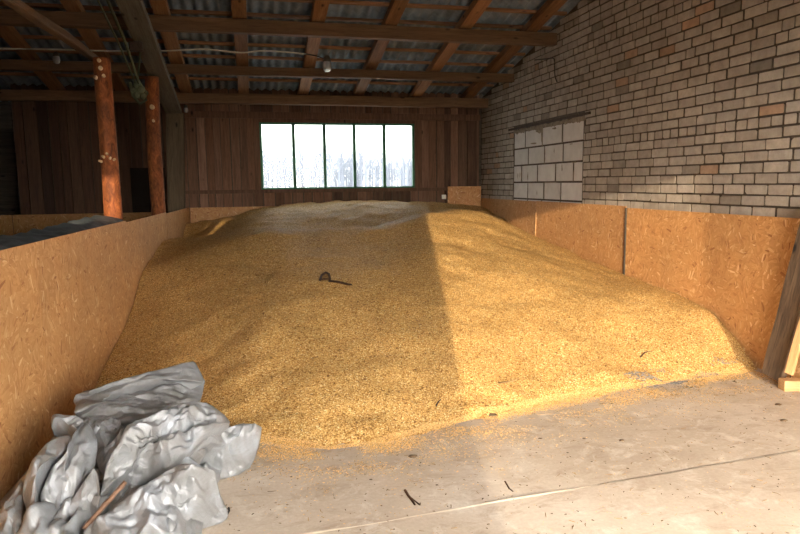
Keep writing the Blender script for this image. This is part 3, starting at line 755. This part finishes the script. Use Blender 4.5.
clod(584, 439, .008, 'tiny dark clod on the sunlit concrete below the heap, right of its twin')
clod(778, 405, .016, 'flat dark clod on the concrete in front of the wooden block')
clod(784, 421, .016, 'flat dark clod on the concrete nearest the right edge of the photo')
clod(622, 441, .012, 'dark clod on the sunlit concrete midway between heap and joint')
clod(447, 502, .006, 'tiny clod on the joint line in the floor')

# ------------------------------------------------------------------ leaning plank and block at the right
b0 = Vector((3.99, 4.09, .10)); b1 = Vector((4.115, 3.93, 1.62))
def slab(name, c0, c1, wdir, w, t, mat, label, cat):
    c0 = Vector(c0); c1 = Vector(c1); x = (c1-c0).normalized(); y = (Vector(wdir)-x*Vector(wdir).dot(x)).normalized(); z = x.cross(y)
    L = (c1-c0).length; m = MB(); vs = []; seg = 20
    for i in range(seg+1):
        q = i/seg*L; a = .006*nz((q, 0, 3), 3); bb = .006*nz((q, 7, 3), 3)
        vs += [(q, -w/2+a, -t/2), (q, w/2+bb, -t/2), (q, w/2+bb, t/2), (q, -w/2+a, t/2)]
    fs = [tuple(reversed((i*4+k, i*4+(k+1) % 4, i*4+4+(k+1) % 4, i*4+4+k))) for i in range(seg) for k in range(4)]+[(0, 1, 2, 3), (seg*4+3, seg*4+2, seg*4+1, seg*4)]
    m.add(vs, fs); o = m.build(name, mat, bevel=.005)
    o.matrix_world = Matrix(((x.x, y.x, z.x, c0.x), (x.y, y.y, z.y, c0.y), (x.z, y.z, z.z, c0.z), (0, 0, 0, 1)))
    return tag(o, label, cat)
pA = atX(773, 377, 4.02); pB = atX(818, 205, 4.08)
slab('leaning_plank', pA, pB, atX(785, 379, 4.02)-atX(761, 373, 4.02), .20, .05, M['old_board'], 'weathered dark plank leaning against the right chipboard with one fresh edge', 'plank')
slab('edge_board', atX(789, 374, 3.93), atX(812, 290, 3.98), Vector((1, .2, 0)), .03, .06, M['new_board'], 'fresh pale wooden batten standing beside the leaning plank', 'batten')
wbk = MB(); wbk.box(-.10, .10, -.045, .045, 0, .085); o = wbk.build('wood_block', M['new_board'], bevel=.006); c = atZ(797, 391, 0); o.location = (c.x, c.y+.03, 0); o.rotation_euler = (0, 0, -.22)
tag(o, 'short pale wooden block on the concrete at the foot of the leaning plank', 'block')

# ------------------------------------------------------------------ crumpled silver sheeting
tp = MB()
def hsh(i, j, sd):
    n_ = (i*374761393+j*668265263+int(sd*97)*2147483647) & 0xffffffff
    n_ = ((n_ ^ (n_ >> 13))*1274126177) & 0xffffffff
    return ((n_ ^ (n_ >> 16)) & 0xffff)/65535
def facet(x, y, sd):
    """heights of a jittered triangle net, flat inside each triangle: creases like stiff foil"""
    k = (x+y)*.3660254; i, j = math.floor(x+k), math.floor(y+k); u, v = x+k-i, y+k-j
    a, c = hsh(i, j, sd), hsh(i+1, j+1, sd)
    if u > v: b = hsh(i+1, j, sd); return a*(1-u)+b*(u-v)+c*v
    b = hsh(i, j+1, sd); return a*(1-v)+b*(v-u)+c*u
def crumple(p, amp, sc=7, sd=0, ax=(1, 1)):
    p = Vector(p); w = noise.noise_vector(p*5+Vector((sd, 0, 0))); w2 = noise.noise_vector(p*14+Vector((0, sd, 0)))
    x = (p.x+.05*w.x+.012*w2.x)*ax[0]; y = (p.y*1.0+p.z*.9+.05*w.y+.012*w2.y)*ax[1]
    return amp*(1.5*(facet(x*sc, y*sc, sd)-.5)+.95*(facet(x*sc*2.1+3, y*sc*2.1, sd+5)-.5)+.42*(facet(x*sc*4.7, y*sc*4.7+7, sd+9)-.5)+.5*noise.noise(p*4))
def closed_spline(pts, n_):
    P_ = [Vector(p) for p in pts]; out = []; m = len(P_); per = max(3, n_//m)
    for i in range(m):
        p0, p1, p2, p3 = P_[i-1], P_[i], P_[(i+1) % m], P_[(i+2) % m]
        for k in range(per):
            t = k/per; cr = .5*((2*p1)+(p2-p0)*t+(2*p0-5*p1+4*p2-p3)*t*t+(3*p1-p0-3*p2+p3)*t**3)
            out.append(cr.lerp(p1.lerp(p2, t), .5))
    return out
def lobe(pts, puff, amp=.05, sd=0, rings=32, n_=150, axis=None, folds=0, fdir=(1, 0), drop=.07, skirt=.75):
    """one fold of the sheet: pts are outline points (survey x, y, height)"""
    B = closed_spline([atZ(x, y, z) for x, y, z in pts], n_); m = len(B)
    c = sum(B, Vector())/m
    nrm = Vector((0, -.55, .83))
    fd = Vector((fdir[0], fdir[1], 0)).normalized(); vs = []
    zs = [b.z for b in B]
    for i in range(rings+1):
        s_ = (i+.02)/rings
        for b in B:
            p = c.lerp(b, s_)
            w = 1-s_**2.4; e = min(1, (1-s_)*5)
            q = p+nrm*(puff*w+crumple(p, amp*(.25+.75*e), 7.5, sd, ax=(.55+.75*abs(fd.x), .55+.75*abs(fd.y))))
            if folds: q += nrm*(folds*e*(math.sin((p.x*fd.x+p.y*fd.y)*2*PI*5+3*nz(p, 2.5, sd))*.5))
            vs.append(q)
    for b in B:                                    # edge turned under
        q = c.lerp(b, .97)+Vector((0, .01, -drop*.5)); vs.append(q)
    for b in B:
        q = c.lerp(b, skirt); q.z = max(b.z-drop*1.4, .01); q.y += .03; vs.append(q)
    R_ = rings+3
    tp.add(vs, [(i*m+k, (i+1)*m+k, (i+1)*m+(k+1) % m, i*m+(k+1) % m) for i in range(R_-1) for k in range(m)])
def cr(*pts): return [(x/2.904, 350+y/2.904, z) for x, y, z in pts]
# underlying heap
lobe(cr((0, 480, .1), (150, 260, .22), (260, 180, .28), (420, 150, .22), (600, 190, .15), (720, 250, .08), (640, 350, .06), (600, 420, .05), (560, 600, .03), (250, 640, .03), (20, 640, .05)), .10, .10, 3, rings=48, n_=220, drop=.2)
# rear folded sheet: lower layer, then the flap folded over it
lobe(cr((215, 180, .36), (240, 140, .37), (380, 108, .36), (585, 80, .34), (592, 105, .30), (580, 145, .26), (500, 175, .25), (380, 205, .27), (300, 195, .30), (235, 192, .32)), .03, .035, 11, fdir=(.3, 1))
lobe(cr((213, 150, .36), (222, 128, .40), (255, 122, .42), (320, 95, .45), (400, 72, .46), (480, 52, .46), (560, 33, .46), (578, 55, .42), (590, 92, .36), (500, 92, .37), (400, 118, .37), (330, 135, .37), (280, 150, .36), (240, 180, .34)), .035, .02, 12, fdir=(.3, 1), drop=.04)
# small bunch at the left wall
lobe(cr((150, 225, .40), (150, 205, .42), (175, 190, .44), (215, 190, .44), (245, 205, .42), (240, 240, .38), (200, 250, .34), (165, 248, .34)), .03, .06, 13)
# inner shaded folds between the bunch and the centre
lobe(cr((230, 205, .40), (300, 190, .38), (350, 205, .38), (340, 235, .34), (300, 285, .28), (268, 300, .26), (240, 260, .32)), .03, .07, 14)
lobe(cr((280, 310, .26), (330, 260, .34), (378, 215, .38), (395, 220, .38), (350, 270, .34), (315, 320, .28), (290, 340, .22)), .03, .05, 15)
# central bright sheet
lobe(cr((292, 420, .20), (300, 380, .24), (312, 330, .32), (345, 275, .40), (370, 222, .46), (430, 192, .48), (500, 165, .48), (560, 146, .47), (600, 152, .44), (640, 180, .38), (668, 210, .32), (620, 225, .36), (570, 262, .34), (520, 310, .30), (480, 345, .26), (430, 365, .22), (385, 395, .18), (340, 405, .18), (310, 425, .16)), .07, .055, 21, rings=48, n_=220, folds=.03, fdir=(.8, -.6))
# right crumpled end
lobe(cr((535, 315, .24), (565, 275, .30), (575, 240, .34), (610, 220, .33), (660, 222, .30), (700, 212, .30), (735, 215, .28), (760, 226, .24), (755, 260, .18), (742, 300, .10), (715, 335, .05), (680, 358, .02), (640, 368, .02), (600, 352, .05), (560, 332, .12)), .06, .075, 22, rings=30)
# front big lobe
lobe(cr((235, 545, .10), (270, 500, .14), (340, 450, .20), (400, 408, .25), (450, 372, .28), (500, 342, .32), (530, 330, .34), (570, 335, .33), (622, 348, .28), (630, 380, .22), (640, 420, .14), (656, 450, .07), (662, 475, .03), (640, 495, .02), (595, 508, .02), (560, 530, .02), (545, 600, .02), (400, 640, .04), (260, 620, .06)), .09, .055, 23, rings=48, n_=220, folds=.03, fdir=(.9, .3))
lobe(cr((520, 322, .26), (545, 310, .27), (580, 335, .24), (560, 350, .22), (530, 345, .22)), .0, .01, 24, rings=8, n_=30)
# left upright folds
lobe(cr((65, 420, .20), (72, 375, .27), (95, 320, .34), (130, 275, .38), (165, 252, .40), (205, 250, .40), (190, 290, .36), (150, 330, .30), (125, 370, .26), (110, 420, .20), (112, 470, .14), (105, 520, .09), (92, 545, .06), (80, 500, .12), (75, 460, .15)), .05, .03, 31, fdir=(1, .2), folds=.02)
lobe(cr((120, 410, .22), (150, 345, .30), (190, 300, .36), (210, 262, .40), (240, 205, .42), (262, 220, .40), (282, 262, .36), (278, 310, .30), (245, 370, .24), (215, 425, .18), (190, 470, .13), (168, 515, .08), (158, 545, .05), (125, 540, .06), (122, 480, .13), (118, 440, .18)), .05, .035, 32, rings=30, folds=.025, fdir=(1, .1))
lobe(cr((150, 500, .12), (175, 460, .16), (195, 430, .20), (215, 440, .18), (205, 480, .13), (190, 530, .08), (165, 560, .05)), .015, .03, 37)
# triangular panel in the middle
lobe(cr((190, 462, .16), (215, 425, .20), (250, 375, .26), (272, 342, .30), (285, 370, .27), (290, 420, .22), (285, 460, .17), (270, 500, .10), (252, 520, .08), (225, 495, .11)), .025, .025, 33)
# low folds at the bottom left corner
lobe(cr((-40, 560, .02), (-20, 500, .08), (10, 460, .14), (45, 400, .20), (62, 375, .22), (75, 420, .18), (80, 470, .12), (90, 530, .07), (95, 640, .02), (-60, 640, .02)), .02, .07, 34)
lobe(cr((80, 520, .08), (120, 505, .10), (165, 510, .09), (185, 560, .04), (170, 640, .02), (90, 640, .02)), .01, .06, 35)
lobe(cr((300, 470, .12), (340, 430, .18), (380, 400, .20), (415, 395, .20), (400, 430, .16), (350, 460, .13), (310, 490, .10)), .03, .06, 36)
t_ = tp.build('crumpled_tarp', M['tarp'], smooth=True)
tag(t_, 'crumpled heap of silver-grey plastic sheeting on the floor by the left partition', 'tarp')
hb = MB(); pts = [atZ(x, y, .015) for x, y in ((200, 522), (210, 521.5), (220, 519), (226, 516), (229, 511), (228.5, 508))]; b = pts[0].copy()
hb.tube([p-b for p in pts], .006, 6); o = hb.build('wire_loop', M['black_wire'], smooth=True); o.location = b; tag(o, 'curved dark wire poking out under the front edge of the silver sheeting', 'wire')
s0, s1 = atZ(84, 533, .13), atZ(126, 486, .28)
sk = MB(); d = s1-s0; pts = [d*(i/8)+Vector((0, 0, .006*nz((i, 0, 0), .9))) for i in range(9)]
sk.tube(pts, [.009, .010, .011, .010, .012, .011, .010, .011, .010], 9); o = sk.build('wooden_stick', M['stick'], smooth=True); o.location = s0+Vector((0, 0, .02)); tag(o, 'brown wooden stick lying among the folds of the silver sheeting', 'stick')

# dark sheet lying behind the left partition's top edge
dm = MB(); vs = []; nr, nc = 90, 16
for i in range(nr+1):
    Y = 3.3+i/nr*3.62; up = .012+.045*max(0, (Y-4.2)/2.7)
    for j in range(nc+1):
        t = j/nc; X = lw(Y)-.022-.62*t; z = 1.262+up*math.sin(min(t*2.2, 1)*PI/2)-.55*max(0, t-.4)
        z += .035*nz((X, Y, 0), 6)*min(1, t*6+.25)+.012*nz((X, Y, 0), 14)+.02*min(1, t*8)
        vs.append((X, Y, z))
dm.add(vs, [(i*(nc+1)+j, i*(nc+1)+j+1, (i+1)*(nc+1)+j+1, (i+1)*(nc+1)+j) for i in range(nr) for j in range(nc)])
o = dm.build('dark_tarp', M['dark_tarp'], smooth=True); tag(o, 'dark grey plastic sheet draped along the top of the left partition before the log post', 'tarp')
# dark stored heap under it in the left bay
hm = MB(); vs = []
for i in range(40):
    for j in range(40):
        X = -6.5+i/39*5.08; Y = 2.5+j/39*8.5; h = .95*math.exp(-((X+2.0)/1.7)**2)*(1-.35*abs((Y-6)/4.5)**2); X = min(X, lw(Y)-.03)
        vs.append((X, Y, max(h+.05*nz((X, Y, 0), 1.5), -.01)))
hm.add(vs, [(i*40+j, (i+1)*40+j, (i+1)*40+j+1, i*40+j+1) for i in range(39) for j in range(39)])
o = hm.build('dark_heap', M['dark_floor'], smooth=True); tag(o, 'dark low heap of stored material in the unlit bay left of the partition', 'heap', kind='stuff')

# ------------------------------------------------------------------ outside: distant bare trees
tr = MB()
for i in range(1300):
    X = random.uniform(-60, 190); Y = 250+random.uniform(-14, 30); H_ = random.uniform(9, 14.5)*(1+.25*nz((X, 0, 0), .02)); H_ -= 2.2*max(0, (10-X)/70)
    tr.tube([(X, Y, -.5), (X+random.uniform(-.4, .4), Y, H_)], [.28, .05], 3, cap=False)
    for _ in range(15):
        z = random.uniform(.2, .95)*H_; L = random.uniform(1, 2.6); s_ = random.choice((-1, 1))
        tr.tube([(X, Y, z), (X+s_*L*.5, Y, z+L)], [.12, .04], 3, cap=False)
tag(tr.build('bare_treeline', M['tree']), 'pale hazy line of bare trees seen through the window', 'trees', kind='stuff')

# ------------------------------------------------------------------ light
w = bpy.data.worlds.new('sky'); C.world = w; w.use_nodes = True; nt = w.node_tree; bg = nt.nodes['Background']

az, el = math.radians(11.4), math.radians(8.8)
sd_ = Vector((math.sin(az)*math.cos(el), math.cos(az)*math.cos(el), -math.sin(el)))
sl = bpy.data.lights.new('sun', 'SUN'); sl.energy = 1.05; sl.color = (1.0, .82, .58); sl.angle = math.radians(.6)
so = bpy.data.objects.new('sun', sl); COL.objects.link(so); so.rotation_euler = sd_.to_track_quat('-Z', 'Y').to_euler(); so.location = (-3, -15, 6)
tc = nt.nodes.new('ShaderNodeTexCoord'); dp = nt.nodes.new('ShaderNodeVectorMath'); dp.operation = 'DOT_PRODUCT'
nt.links.new(tc.outputs['Generated'], dp.inputs[0]); dp.inputs[1].default_value = tuple(-sd_)
rr = nt.nodes.new('ShaderNodeValToRGB'); mr = nt.nodes.new('ShaderNodeMapRange'); mr.inputs[1].default_value = -1; nt.links.new(dp.outputs['Value'], mr.inputs[0]); nt.links.new(mr.outputs[0], rr.inputs[0])
el_ = rr.color_ramp.elements; el_[0].position = .3; el_[0].color = (.125, .123, .118, 1); el_[1].position = .97; el_[1].color = (1, .93, .84, 1)
e3 = el_.new(.65); e3.color = (.56, .58, .60, 1)
nt.links.new(rr.outputs[0], bg.inputs[0]); bg.inputs[1].default_value = 6.0

vs_ = C.view_settings; C.display_settings.display_device = 'sRGB'
vs_.view_transform = 'Standard'; vs_.look = 'None'; vs_.gamma = 1; vs_.use_curve_mapping = False
vs_.exposure = 2.7
C.cycles.use_denoising = True; C.cycles.max_bounces = 8; C.cycles.diffuse_bounces = 5
